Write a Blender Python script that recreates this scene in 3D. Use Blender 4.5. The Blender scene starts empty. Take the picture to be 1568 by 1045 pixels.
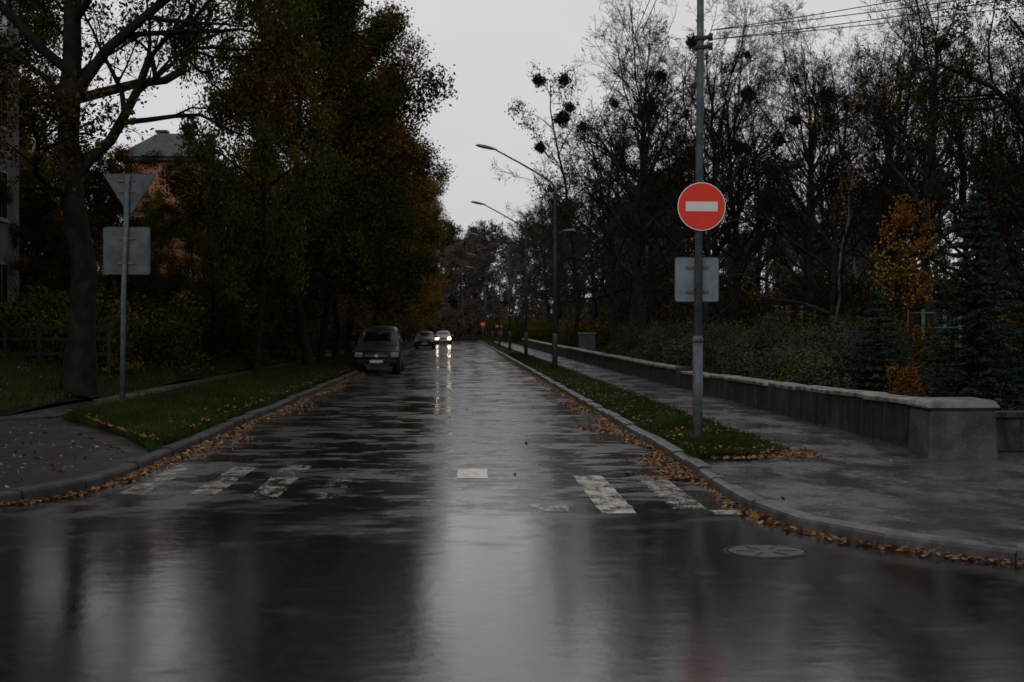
import bpy, bmesh, math, random
import numpy as np
from mathutils import Vector, Matrix
random.seed(7)
D=bpy.data; C=bpy.context
scene=C.scene
# ------------------------------------------------------------------ helpers
def link(o,parent=None):
    scene.collection.objects.link(o)
    if parent: o.parent=parent
    return o
def empty(name,loc=(0,0,0)):
    e=D.objects.new(name,None); e.location=loc; e.empty_display_size=.2
    return link(e)
def mesh_np(name,V,F,mi=None,mats=(),smooth=False):
    V=np.asarray(V,dtype=np.float32); F=np.asarray(F,dtype=np.int32)
    k=F.shape[1]; me=D.meshes.new(name)
    me.vertices.add(len(V)); me.vertices.foreach_set('co',V.ravel())
    me.loops.add(F.size); me.loops.foreach_set('vertex_index',F.ravel())
    me.polygons.add(len(F))
    me.polygons.foreach_set('loop_start',np.arange(0,F.size,k,dtype=np.int32))
    if mi is not None: me.polygons.foreach_set('material_index',np.asarray(mi,dtype=np.int32))
    if smooth: me.polygons.foreach_set('use_smooth',np.ones(len(F),dtype=bool))
    for m in mats: me.materials.append(m)
    me.update(calc_edges=True); me.validate()
    return me
def pyd(name,V,F,mat=None,parent=None,smooth=False,mi=None,mats=None,bevel=0,seg=2):
    me=D.meshes.new(name); me.from_pydata([tuple(v) for v in V],[],F)
    if mats:
        for m in mats: me.materials.append(m)
    elif mat: me.materials.append(mat)
    if mi: me.polygons.foreach_set('material_index',mi)
    if smooth: me.polygons.foreach_set('use_smooth',[True]*len(me.polygons))
    me.update(); o=D.objects.new(name,me); link(o,parent)
    if bevel:
        b=o.modifiers.new('b','BEVEL'); b.width=bevel; b.segments=seg; b.limit_method='ANGLE'
    return o
def box(name,c,s,mat,parent=None,bevel=0,rot=None,taper=1.0):
    V=[]
    for sz in (-1,1):
        t=taper if sz>0 else 1
        for sx,sy in((-1,-1),(1,-1),(1,1),(-1,1)): V.append((sx*s[0]/2*t,sy*s[1]/2*t,sz*s[2]/2))
    F=[(3,2,1,0),(4,5,6,7),(0,1,5,4),(1,2,6,5),(2,3,7,6),(3,0,4,7)]
    o=pyd(name,V,F,mat,parent,bevel=bevel); o.location=c
    if rot: o.rotation_euler=rot
    return o
def tube(name,pts,rad,mat,parent=None,sides=10,caps=True):
    if not hasattr(rad,'__len__'): rad=[rad]*len(pts)
    P=[Vector(p) for p in pts]; V=[];F=[]
    for i,p in enumerate(P):
        t=(P[min(i+1,len(P)-1)]-P[max(i-1,0)]).normalized()
        ref=Vector((0,0,1)) if abs(t.z)<.8 else Vector((0,1,0))
        u=t.cross(ref).normalized(); w=t.cross(u)
        for k in range(sides):
            a=2*math.pi*k/sides; V.append(p+(u*math.cos(a)+w*math.sin(a))*rad[i])
    for i in range(len(P)-1):
        for k in range(sides):
            k2=(k+1)%sides; F.append((i*sides+k,i*sides+k2,(i+1)*sides+k2,(i+1)*sides+k))
    if caps:
        F.append(tuple(range(sides))[::-1]); F.append(tuple((len(P)-1)*sides+k for k in range(sides)))
    return pyd(name,V,F,mat,parent,smooth=True)
def cyl(name,p0,p1,r,mat,parent=None,sides=20):
    o=tube(name,[p0,p1],r,mat,parent,sides)
    for p in o.data.polygons:
        if len(p.vertices)>4: p.use_smooth=False
    return o
# ------------------------------------------------------------------ materials
def new(name):
    m=D.materials.new(name); m.use_nodes=True; nt=m.node_tree
    return m,nt,nt.nodes['Principled BSDF']
def N(nt,t,**k):
    n=nt.nodes.new(t)
    for a,b in k.items(): setattr(n,a,b)
    return n
def noise(nt,scale,detail=4,rough=.55,vec=None,stretch=None,coord='Object'):
    tc=N(nt,'ShaderNodeTexCoord'); n=N(nt,'ShaderNodeTexNoise')
    n.inputs['Scale'].default_value=scale; n.inputs['Detail'].default_value=detail; n.inputs['Roughness'].default_value=rough
    if stretch:
        mp=N(nt,'ShaderNodeMapping'); mp.inputs['Scale'].default_value=stretch
        nt.links.new(tc.outputs[coord],mp.inputs['Vector']); nt.links.new(mp.outputs[0],n.inputs['Vector'])
    else: nt.links.new(tc.outputs[coord],n.inputs['Vector'])
    return n.outputs['Fac']
def ramp(nt,src,a,b,lo=0.,hi=1.):
    r=N(nt,'ShaderNodeMapRange'); r.interpolation_type='SMOOTHSTEP'
    r.inputs['From Min'].default_value=a; r.inputs['From Max'].default_value=b
    r.inputs['To Min'].default_value=lo; r.inputs['To Max'].default_value=hi
    nt.links.new(src,r.inputs['Value']); return r.outputs[0]
def math_(nt,op,a,b):
    m=N(nt,'ShaderNodeMath',operation=op)
    for i,v in enumerate((a,b)):
        if isinstance(v,(int,float)): m.inputs[i].default_value=v
        else: nt.links.new(v,m.inputs[i])
    return m.outputs[0]
def cmix(nt,f,a,b,bt='MIX'):
    m=N(nt,'ShaderNodeMix',data_type='RGBA'); m.blend_type=bt
    if isinstance(f,(int,float)): m.inputs[0].default_value=f
    else: nt.links.new(f,m.inputs[0])
    for i,v in ((6,a),(7,b)):
        if isinstance(v,tuple): m.inputs[i].default_value=(*v[:3],1)
        else: nt.links.new(v,m.inputs[i])
    return m.outputs[2]
def bump(nt,h,dist,strength=1,nrm=None):
    b=N(nt,'ShaderNodeBump'); b.inputs['Distance'].default_value=dist; b.inputs['Strength'].default_value=strength
    nt.links.new(h,b.inputs['Height'])
    if nrm: nt.links.new(nrm,b.inputs['Normal'])
    return b.outputs[0]
def simple(name,c1,c2=None,rough=.6,scale=4,metal=0,bd=0,bs=None,r2=None,spec=.5):
    m,nt,p=new(name)
    c2=c2 or tuple(x*.7 for x in c1)
    n=noise(nt,scale,4,.6)
    f=ramp(nt,n,.35,.65)
    nt.links.new(cmix(nt,f,c1,c2),p.inputs['Base Color'])
    nt.links.new(ramp(nt,n,.3,.7,rough,r2 if r2 is not None else min(1,rough*1.2)),p.inputs['Roughness'])
    p.inputs['Metallic'].default_value=metal; p.inputs['Specular IOR Level'].default_value=spec
    if bd: nt.links.new(bump(nt,noise(nt,bs or scale*6,3),bd),p.inputs['Normal'])
    return m
def leafmat(name,c1,c2,tr=.3):
    m,nt,d=new(name); out=nt.nodes['Material Output']
    n=noise(nt,1.3,0,.6); oi=N(nt,'ShaderNodeObjectInfo')
    col=cmix(nt,ramp(nt,n,.35,.65),c1,c2)
    hs=N(nt,'ShaderNodeHueSaturation'); nt.links.new(col,hs.inputs['Color'])
    nt.links.new(ramp(nt,oi.outputs['Random'],0,1,.7,1.25),hs.inputs['Value'])
    nt.links.new(ramp(nt,oi.outputs['Random'],0,1,.485,.51),hs.inputs['Hue'])
    nt.nodes.remove(d); df=N(nt,'ShaderNodeBsdfDiffuse'); nt.links.new(hs.outputs[0],df.inputs[0]); nt.links.new(df.outputs[0],out.inputs[0])
    return m
def twigmat(name,c):
    m,nt,d=new(name); out=nt.nodes['Material Output']; nt.nodes.remove(d)
    df=N(nt,'ShaderNodeBsdfDiffuse'); df.inputs[0].default_value=(*c,1); nt.links.new(df.outputs[0],out.inputs[0]); return m
BARK=simple('bark',(.026,.021,.016),(.013,.011,.010),.9,3,bd=.02,bs=12,spec=.15)
BARK2=simple('bark_grey',(.036,.031,.028),(.018,.016,.015),.9,3,spec=.15)
TWIG=twigmat('twigs',(.024,.019,.016))
BARKF=twigmat('bark_far_hazed',(.115,.103,.102))  # distance haze painted into the far bark as a paler colour
BIRCH=simple('bark_birch',(.13,.12,.105),(.05,.045,.04),.8,3)
LG=leafmat('leaf_green',(.042,.052,.015),(.062,.066,.018))
LO=leafmat('leaf_olive',(.112,.088,.020),(.070,.064,.017))
LY=leafmat('leaf_yellow',(.29,.17,.028),(.20,.115,.022))
LR=leafmat('leaf_rust',(.20,.080,.019),(.13,.055,.017))
LB=leafmat('leaf_brown',(.055,.036,.017),(.036,.028,.014))
LS=leafmat('leaf_hedge',(.064,.074,.052),(.036,.046,.031),.2)
LM=leafmat('leaf_mistletoe',(.03,.038,.018),(.04,.048,.02),.15)
LF=leafmat('leaf_far_hazed',(.145,.112,.085),(.11,.092,.076))  # paler leaf colour stands in for mist over the far trees
SPR=leafmat('spruce_needles',(.026,.040,.038),(.042,.058,.056),.05)
GR1=leafmat('grass_blade',(.034,.062,.015),(.022,.040,.010),.25)
GR2=leafmat('grass_blade_dry',(.07,.058,.022),(.04,.034,.014),.25)
FL1=simple('fallen_leaf_a',(.28,.12,.032),(.18,.078,.022),.5,20)
FL2=simple('fallen_leaf_b',(.14,.062,.026),(.08,.04,.018),.5,20)
FL3=simple('fallen_leaf_c',(.38,.22,.055),(.26,.15,.04),.5,20)

# wet asphalt ---------------------------------------------------------
def make_road():
    m,nt,p=new('wet_asphalt')
    tc=N(nt,'ShaderNodeTexCoord'); sx=N(nt,'ShaderNodeSeparateXYZ'); nt.links.new(tc.outputs['Object'],sx.inputs[0])
    big=noise(nt,.6,3,.6); mid=noise(nt,2.1,5,.68,stretch=(.65,1.1,1)); fine=noise(nt,11,3,.65); grain=noise(nt,95,1,.6)
    rut=noise(nt,1.3,3,.55,stretch=(1.0,.04,1))
    zone=ramp(nt,math_(nt,'ADD',sx.outputs['Y'],math_(nt,'MULTIPLY',math_(nt,'ADD',mid,big),5.0)),15.0,20.5)   # water pools in the crossing
    s=math_(nt,'ADD',math_(nt,'MULTIPLY',big,.42),math_(nt,'MULTIPLY',mid,.58))
    wet=ramp(nt,s,.47,.55)                           # 1 = drier raised asphalt
    wet2=ramp(nt,s,.54,.64,0,.4)
    mx=N(nt,'ShaderNodeMix',data_type='FLOAT'); nt.links.new(zone,mx.inputs[0]); nt.links.new(wet2,mx.inputs[2]); nt.links.new(wet,mx.inputs[3])
    mask=mx.outputs[0]
    r=math_(nt,'ADD',math_(nt,'MULTIPLY',mask,.24),math_(nt,'MULTIPLY',ramp(nt,rut,.35,.65),.10))
    r=math_(nt,'ADD',r,.05)
    nt.links.new(r,p.inputs['Roughness'])
    c=cmix(nt,ramp(nt,fine,.3,.7),(.012,.011,.0105),(.030,.027,.025))
    c=cmix(nt,math_(nt,'MULTIPLY',mask,.7),c,(.055,.048,.042))
    nt.links.new(c,p.inputs['Base Color'])
    p.inputs['IOR'].default_value=1.5
    rip=noise(nt,3.0,3,.6,stretch=(.6,1.1,1))
    ry=ramp(nt,sx.outputs['Y'],11,15.5,.3,.8)
    h1=bump(nt,math_(nt,'MULTIPLY',rip,ry),.012,.5)
    hb=math_(nt,'ADD',math_(nt,'MULTIPLY',grain,.6),math_(nt,'MULTIPLY',fine,1.4))
    nt.links.new(bump(nt,math_(nt,'MULTIPLY',hb,ry),.0030,.6,h1),p.inputs['Normal'])
    return m
ROAD=make_road()
def make_pave(name,c1,c2,r0,r1,b=.006,ior=1.45):
    m,nt,p=new(name)
    s=noise(nt,1.1,6,.75,stretch=(1,.55,1)); f=noise(nt,14,4,.65)
    mask=ramp(nt,s,.30,.68)
    c=cmix(nt,ramp(nt,f,.3,.7),c1,c2); c=cmix(nt,ramp(nt,s,.3,.68,.5,0),c,tuple(x*.5 for x in c1)); nt.links.new(c,p.inputs['Base Color'])
    nt.links.new(ramp(nt,mask,0,1,r0,r1),p.inputs['Roughness']); p.inputs['IOR'].default_value=ior
    h1=bump(nt,noise(nt,2.2,3,.55),.02,.5)
    nt.links.new(bump(nt,f,b,.6,h1),p.inputs['Normal'])
    return m
PAVE=make_pave('wet_pavement',(.058,.068,.080),(.085,.098,.112),.12,.32,b=.004,ior=1.6)
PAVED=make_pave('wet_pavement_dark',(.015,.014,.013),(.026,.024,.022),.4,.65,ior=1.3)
KERB=simple('kerb_concrete',(.12,.118,.114),(.05,.048,.044),.4,5,bd=.004,bs=40)
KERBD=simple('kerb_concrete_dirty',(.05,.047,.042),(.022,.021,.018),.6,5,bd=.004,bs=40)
def wallmat():
    m,nt,p=new('wall_concrete'); a=noise(nt,1.6,5,.65); st=noise(nt,5,4,.6,stretch=(1,1,.18)); b=noise(nt,22,4,.6)
    c=cmix(nt,ramp(nt,a,.35,.65),(.068,.060,.048),(.030,.028,.022)); c=cmix(nt,ramp(nt,st,.46,.62,0,.8),c,(.012,.011,.009)); c=cmix(nt,ramp(nt,b,.62,.72,0,.5),c,(.12,.11,.095))
    nt.links.new(c,p.inputs['Base Color']); p.inputs['Roughness'].default_value=.8; p.inputs['Specular IOR Level'].default_value=.2
    nt.links.new(bump(nt,math_(nt,'ADD',b,a),.025),p.inputs['Normal']); return m
WALLC=wallmat()
CAPC=simple('wall_cap',(.34,.31,.26),(.05,.046,.038),.4,3.2,bd=.014,bs=16)
GRND=simple('park_soil',(.014,.016,.008),(.020,.016,.010),.95,.8,bd=.03,bs=6,spec=.1)
LAWN=simple('lawn',(.014,.024,.007),(.018,.018,.008),.95,1.2,bd=.02,bs=30,spec=.1)
STEEL=simple('galvanised_steel',(.18,.20,.215),(.13,.145,.16),.5,5,metal=.1)
POLEP=simple('pole_paint',(.12,.14,.155),(.065,.08,.095),.5,9)
PLATE=simple('sign_back',(.21,.26,.285),(.145,.185,.205),.55,4)
RIM=simple('sign_rim',(.04,.045,.05),(.03,.03,.035),.5,6)
RED=simple('sign_red',(.88,.045,.022),(.82,.038,.018),.35,3)
WHITE=simple('sign_white',(.88,.84,.80),(.82,.77,.74),.35,3)
DARKM=simple('dark_metal',(.03,.03,.032),(.02,.02,.02),.5,5)
LAMPM=simple('lamp_housing',(.22,.23,.24),(.15,.16,.17),.4,5,metal=.3)
LAMPP=simple('lamp_pole_paint',(.055,.06,.065),(.035,.04,.045),.5,5)
CABLE=simple('cable',(.02,.02,.02),(.02,.02,.02),.6,5)
def paintmat(name,wear,lum):
    m,nt,p=new(name); out=nt.nodes['Material Output']
    n=noise(nt,7,8,.72,stretch=(1.0,.5,1)); n2=noise(nt,1.4,3,.5); n3=noise(nt,45,3,.6)
    s=math_(nt,'ADD',math_(nt,'ADD',math_(nt,'MULTIPLY',n,.5),math_(nt,'MULTIPLY',n2,.2)),math_(nt,'MULTIPLY',n3,.3))
    a=ramp(nt,s,wear-.05,wear+.07)
    t=N(nt,'ShaderNodeBsdfTransparent'); mx=N(nt,'ShaderNodeMixShader')
    nt.links.new(a,mx.inputs[0]); nt.links.new(t.outputs[0],mx.inputs[1]); nt.links.new(p.outputs[0],mx.inputs[2]); nt.links.new(mx.outputs[0],out.inputs[0])
    nt.links.new(cmix(nt,ramp(nt,n,.4,.6),(.5*lum,.46*lum,.38*lum),(.9*lum,.85*lum,.74*lum)),p.inputs['Base Color'])
    p.inputs['Roughness'].default_value=.35
    nt.links.new(bump(nt,n,.006,.5),p.inputs['Normal'])
    return m
# ------------------------------------------------------------------ ground sheets
def poly(name,pts,z,mat,parent=None):
    return pyd(name,[(x,y,z) for x,y in pts],[tuple(range(len(pts)))],mat,parent)
def grid(name,x0,x1,y0,y1,nx,ny,fz,mat):
    xs=np.linspace(x0,x1,nx); ys=np.linspace(y0,y1,ny)
    X,Y=np.meshgrid(xs,ys); Z=fz(X,Y)
    V=np.stack([X,Y,Z],-1).reshape(-1,3); i=np.arange(nx*ny).reshape(ny,nx)
    F=np.stack([i[:-1,:-1],i[:-1,1:],i[1:,1:],i[1:,:-1]],-1).reshape(-1,4)
    o=D.objects.new(name,mesh_np(name,V,F,None,[mat],True)); return link(o)
poly('ground',[(-2500,-2500),(2500,-2500),(2500,2500),(-2500,2500)],-.05,GRND)
V=[(-150,-60,0),(150,-60,0),(150,19,0),(2.75,19,0),(-3.8,19,0),(-150,19,0),(2.75,212,0),(-3.8,212,0)]
pyd('wet_road',V,[(0,1,2,3,4,5),(4,3,6,7)],ROAD)
RK=[(2.6,212),(2.6,17),(2.57,15.2),(2.52,13.6),(2.55,12.2),(2.78,11.0),(3.3,10.1),(3.95,9.5),(5,8.95),(7,8.5),(12,8.3),(60,8.3)]
LK=[(-3.65,212),(-3.65,17.6),(-3.62,16),(-3.65,14.6),(-3.85,13.6),(-4.3,12.95),(-5,12.6),(-7,12.3),(-60,12.3)]
def smooth_line(pts):
    out=[]
    P=[Vector((a,b,0)) for a,b in pts]
    for i in range(len(P)-1):
        p0=P[max(i-1,0)];p1=P[i];p2=P[i+1];p3=P[min(i+2,len(P)-1)]
        L=(p2-p1).length
        if L>20: out.append(p1); continue
        if (p0-p1).length>20: p0=p1+(p1-p2)
        if (p3-p2).length>20: p3=p2+(p2-p1)
        for k in range(6):
            t=k/6; out.append(.5*((2*p1)+(-p0+p2)*t+(2*p0-5*p1+4*p2-p3)*t*t+(-p0+3*p1-3*p2+p3)*t**3))
    out.append(P[-1]); return out
RKs=smooth_line(RK); LKs=smooth_line(LK)
def kerb(name,line,side,mat,jit=.012):
    V=[];F=[]; pts=[]; 
    cum=[0]
    for a,b in zip(line,line[1:]): cum.append(cum[-1]+(b-a).length)
    def at(s):
        for i in range(len(cum)-1):
            if s<=cum[i+1]: return line[i].lerp(line[i+1],(s-cum[i])/max(1e-6,cum[i+1]-cum[i]))
        return line[-1]
    s=0
    while s<cum[-1]-1:
        L=.95+random.random()*.1
        a=at(s+.008); b=at(s+L-.008); s+=L
        d=(b-a).normalized(); n=Vector((-d.y,d.x,0))*side
        h=.112+random.uniform(-jit,jit); w=.15; off=random.uniform(-jit,jit)
        prof=[(0+off,-.03),(0+off,h-.035),(.012+off,h-.012),(.04+off,h),(w+off,h),(w+off,-.03)]
        base=len(V)
        for q,dh in((a,random.uniform(-.008,.008)),(b,random.uniform(-.008,.008))):
            for o_,z in prof: V.append((q.x+n.x*o_,q.y+n.y*o_,z+(dh if z>0 else 0)))
        k=len(prof)
        for j in range(k-1): F.append((base+j,base+j+1,base+k+j+1,base+k+j))
        F.append(tuple(base+j for j in range(k))); F.append(tuple(base+k+j for j in range(k))[::-1])
    return pyd(name,V,F,mat)
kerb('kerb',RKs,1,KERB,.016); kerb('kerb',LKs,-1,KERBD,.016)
def offs(line,o,side):
    r=[]
    for i,p in enumerate(line):
        d=(line[min(i+1,len(line)-1)]-line[max(i-1,0)]).normalized(); n=Vector((-d.y,d.x,0))*side
        q=p+n*o; r.append((q.x,q.y))
    return r
poly('pavement',offs(RKs,.10,1)+[(60,17.2),(5.7,17.2),(5.7,212)],.098,PAVE)
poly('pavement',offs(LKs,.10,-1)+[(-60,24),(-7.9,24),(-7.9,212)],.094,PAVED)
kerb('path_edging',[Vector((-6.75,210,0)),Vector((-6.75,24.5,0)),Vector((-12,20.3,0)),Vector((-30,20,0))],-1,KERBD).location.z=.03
# grass sheets
nx,ny=10,240
ys=np.concatenate([np.linspace(16.1,40,120),np.linspace(40.5,212,120)])
V=[]
for y in ys:
    xr=4.0+.04*math.sin(y*1.3)+.05*math.sin(y*.41)
    xl=2.73
    if y<17.2: xr=2.9+(xr-2.9)*math.sqrt(max(0,(y-16.1)/1.1))
    for t in np.linspace(0,1,nx):
        V.append((xl+(xr-xl)*t,y,.103+.05*math.sin(t*math.pi)**.6*min(1,(y-16.1)/.8)))
i=np.arange(nx*ny).reshape(ny,nx); F=np.stack([i[:-1,:-1],i[:-1,1:],i[1:,1:],i[1:,:-1]],-1).reshape(-1,4)
link(D.objects.new('grass_verge',mesh_np('grass_verge',V,F,None,[LAWN],True)))
def leftfront(x): return 17.6+(24.3-17.6)*max(0,min(1,(-3.8-x)/2.9))**.8
V=[];nx,ny=20,200
for j in range(ny):
    for k in range(nx):
        x=-3.78-(2.92)*k/(nx-1); y0=leftfront(x); y=y0+(212-y0)*(j/(ny-1))**2
        V.append((x,y,.10+.10*math.sin(k/(nx-1)*math.pi)**.7*min(1,(y-y0)/1.5)+.01*math.sin(y*2)))
i=np.arange(nx*ny).reshape(ny,nx); F=np.stack([i[:-1,:-1],i[1:,:-1],i[1:,1:],i[:-1,1:]],-1).reshape(-1,4)
link(D.objects.new('grass_verge',mesh_np('grass_verge',V,F,None,[LAWN],True)))
def lz(X,Y): return .11+.75*np.clip((-7.9-X)/4,0,1)**1.3+.05*np.sin(X*.8+Y*.5)
grid('grass_bank',-160,-7.9,24,212,160,200,lambda X,Y:lz(X,Y),LAWN)
grid('park_lawn',5.8,160,17.2,212,160,200,lambda X,Y:.14+.05*np.sin(X*.7)*np.sin(Y*.5),LAWN)
grid('grass_field',-160,160,212,500,60,60,lambda X,Y:.06+1.6*np.clip((Y-212)/60,0,1),GRND)
# ------------------------------------------------------------------ generic leaf / blade scatter
def leaf_quads(P,size,rng,aspect=.6,dirs=None,flat=0):
    n=len(P)
    a=rng.normal(size=(n,3)) if dirs is None else dirs+rng.normal(size=(n,3))*.35
    b=rng.normal(size=(n,3))
    if flat: 
        a[:,2]*=flat; b[:,2]*=flat
    a/=np.linalg.norm(a,axis=1,keepdims=True)
    b-=a*np.sum(a*b,axis=1,keepdims=True); b/=np.linalg.norm(b,axis=1,keepdims=True)+1e-9
    s=(size*(.6+.8*rng.random(n)))[:,None]
    V=np.stack([P-a*s*.5, P+b*s*.5*aspect-a*s*.05, P+a*s*.5, P-b*s*.5*aspect-a*s*.05],1).reshape(-1,3)
    F=np.arange(n*4).reshape(n,4)
    return V,F
def blades(name,P,h,w,rng,mats,prob):
    n=len(P); ang=rng.random(n)*6.283; hh=h*(.5+rng.random(n))*(1+.5*np.sin(P[:,0]*2.3+P[:,1]*1.1)*np.sin(P[:,1]*2.9))
    dx=np.stack([np.cos(ang),np.sin(ang),np.zeros(n)],1)*w
    lean=np.stack([rng.normal(size=n)*.5,rng.normal(size=n)*.5,np.ones(n)],1)*hh[:,None]
    V=np.stack([P-dx,P+dx,P+lean],1).reshape(-1,3); F=np.arange(n*3).reshape(n,3)
    mi=(rng.random(n)<prob).astype(int)
    return link(D.objects.new(name,mesh_np(name,V,F,mi,mats)))
rng=np.random.default_rng(3)
n=60000; y=16.3+(rng.random(n)**1.9)*70; x=2.76+rng.random(n)*1.26
k=~((y<17.2)&(x>2.9+1.1*np.sqrt(np.clip((y-16.1)/1.1,0,1)))); x,y=x[k],y[k]
blades('grass',np.stack([x,y,.10+.05*np.sin(np.clip((x-2.75)/1.25,0,1)*math.pi)**.6],1),.06,.006,rng,[GR1,GR2],.25)
n=80000; u=rng.random(n); x=-3.80-u*2.88; y0=17.5+6.7*np.clip((-3.8-x)/2.9,0,1)**.8; y=y0+(rng.random(n)**1.9)*60
blades('grass',np.stack([x,y,.10+.09*np.sin(u*math.pi)**.7*np.minimum(1,(y-y0)/1.5)],1),.13,.007,rng,[GR1,GR2],.3)
n=40000; x=-7.95-rng.random(n)*8; y=24.2+rng.random(n)**1.5*50
blades('grass',np.stack([x,y,lz(x,y)-.01],1),.18,.01,rng,[GR1,GR2],.35)
n=40000; x=6+rng.random(n)*16; y=17.5+rng.random(n)**1.3*45
blades('grass',np.stack([x,y,.13+0*x],1),.12,.01,rng,[GR1,GR2],.3)
# fallen leaves
def fallen():
    parts=[]
    def add(x,y,z): parts.append(np.stack([x,y,z],1))
    n=7200; y=15+rng.random(n)**1.8*80; x=2.57-np.abs(rng.normal(size=n))*.20*(.6+.5*np.sin(y*.9)+.3*np.sin(y*2.3)); add(x,y,.010+rng.random(n)*.025)
    n=6200; y=15+rng.random(n)**1.6*70; x=-3.6+np.abs(rng.normal(size=n))*.20*(.8+.5*np.sin(y*.7)); add(x,y,.010+rng.random(n)*.02)
    for line,side,cnt in((RKs,-1,800),(LKs,1,700)):
        seg=[p for p in line if 8<p.y<18 and abs(p.x)<12]
        idx=rng.integers(0,len(seg)-1,cnt); t=rng.random(cnt)
        X=np.array([seg[i].x+(seg[i+1].x-seg[i].x)*tt for i,tt in zip(idx,t)])
        Y=np.array([seg[i].y+(seg[i+1].y-seg[i].y)*tt for i,tt in zip(idx,t)])
        d=np.abs(rng.normal(size=cnt))*.07
        nx_=np.array([ (seg[i+1]-seg[i]).normalized().y for i in idx]); ny_=np.array([ -(seg[i+1]-seg[i]).normalized().x for i in idx])
        s=1 if side==-1 else -1
        add(X+nx_*d*s,Y+ny_*d*s,.01+rng.random(cnt)*.015)
    n=2000; y=16.3+rng.random(n)**1.5*50; x=2.75+rng.random(n)*1.3; add(x,y,.165+rng.random(n)*.02)
    n=900; y=16.1+rng.random(n)*1.3; x=2.9+rng.random(n)*1.35; add(x,y,.125+rng.random(n)*.02)
    n=1900; y=18+rng.random(n)**1.5*40; x=-3.8-rng.random(n)**1.6*2.9; y=np.maximum(y,17.8+2.3*(-3.8-x)); add(x,y,.22+rng.random(n)*.03)
    n=700; y=13+rng.random(n)*10; x=-4-rng.random(n)*5; y=np.minimum(y,17.4+2.2*(-4-x)); k=y>13.2; add(x[k],y[k],.105+0*x[k])
    n=120; y=9+rng.random(n)*30; x=2.8+rng.random(n)*3.0; k=(y>11.5); add(x[k],y[k],.108+0*x[k])
    n=120; y=14+rng.random(n)**1.3*60; x=-3.6+rng.random(n)*6.2; add(x,y,.008+0*x)
    n=3000; y=18+rng.random(n)*40; x=6+rng.random(n)*14; add(x,y,.2+rng.random(n)*.04)
    n=2500; y=25+rng.random(n)*40; x=-8-rng.random(n)*10; add(x,y,lz(x,y)+.08)
    P=np.concatenate(parts); V,F=leaf_quads(P,.050,rng,.8,flat=.25)
    mi=rng.choice(3,len(F),p=[.40,.42,.18])
    link(D.objects.new('fallen_leaves',mesh_np('fallen_leaves',V,F,mi,[FL1,FL2,FL3])))
fallen()
# ------------------------------------------------------------------ zebra crossing
def stripe(x0,x1,y0,y1,wear,lum,par):
    k=14; V=[];F=[]
    for i in range(k+1):
        y=y0+(y1-y0)*i/k; V+=[(x0+random.uniform(-.012,.012),y+random.uniform(-.01,.01),.004),(x1+random.uniform(-.012,.012),y+random.uniform(-.01,.01),.004)]
    for i in range(k): F.append((2*i,2*i+1,2*i+3,2*i+2))
    return pyd('stripe',V,F,paintmat('worn_paint',wear,lum),par)
zc=empty('zebra_crossing')
for a in [(-.04,.30,15.25,16.3,.36,1.0),(1.23,1.54,12.3,15.5,.46,.62),(1.9,2.20,12.6,15.4,.50,.55),(.62,.97,12.45,13.0,.485,.5),
          (-.04,.30,12.5,15.1,.57,.45),(-2.63,-2.36,13.9,16.9,.495,.48),(-2.05,-1.74,13.6,16.8,.515,.48),(-1.4,-1.14,13.2,16.7,.55,.42),(-3.32,-3.06,13.9,16.9,.495,.45),
          (2.2,2.45,12.2,12.5,.47,.5)]: stripe(*a,zc)
# manholes
IRON=simple('cast_iron',(.04,.038,.036),(.02,.02,.02),.3,20,metal=.5,bd=.004,bs=25)
def manhole(x,y,r=.27):
    e=empty('manhole_cover',(x,y,0)); 
    tube('rim',[(math.cos(k*math.pi/20)*(r+.03),math.sin(k*math.pi/20)*(r+.03),.002) for k in range(41)],.007,KERBD,e,5)
    cyl('lid',(0,0,0),(0,0,.008),r,IRON,e,40)
    for k in range(6):
        a=k*math.pi/3; box('rib',(math.cos(a)*r*.55,math.sin(a)*r*.55,.0105),(r*.5,.02,.005),DARKM,e,rot=(0,0,a))
manhole(2.2,10.15)
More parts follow.
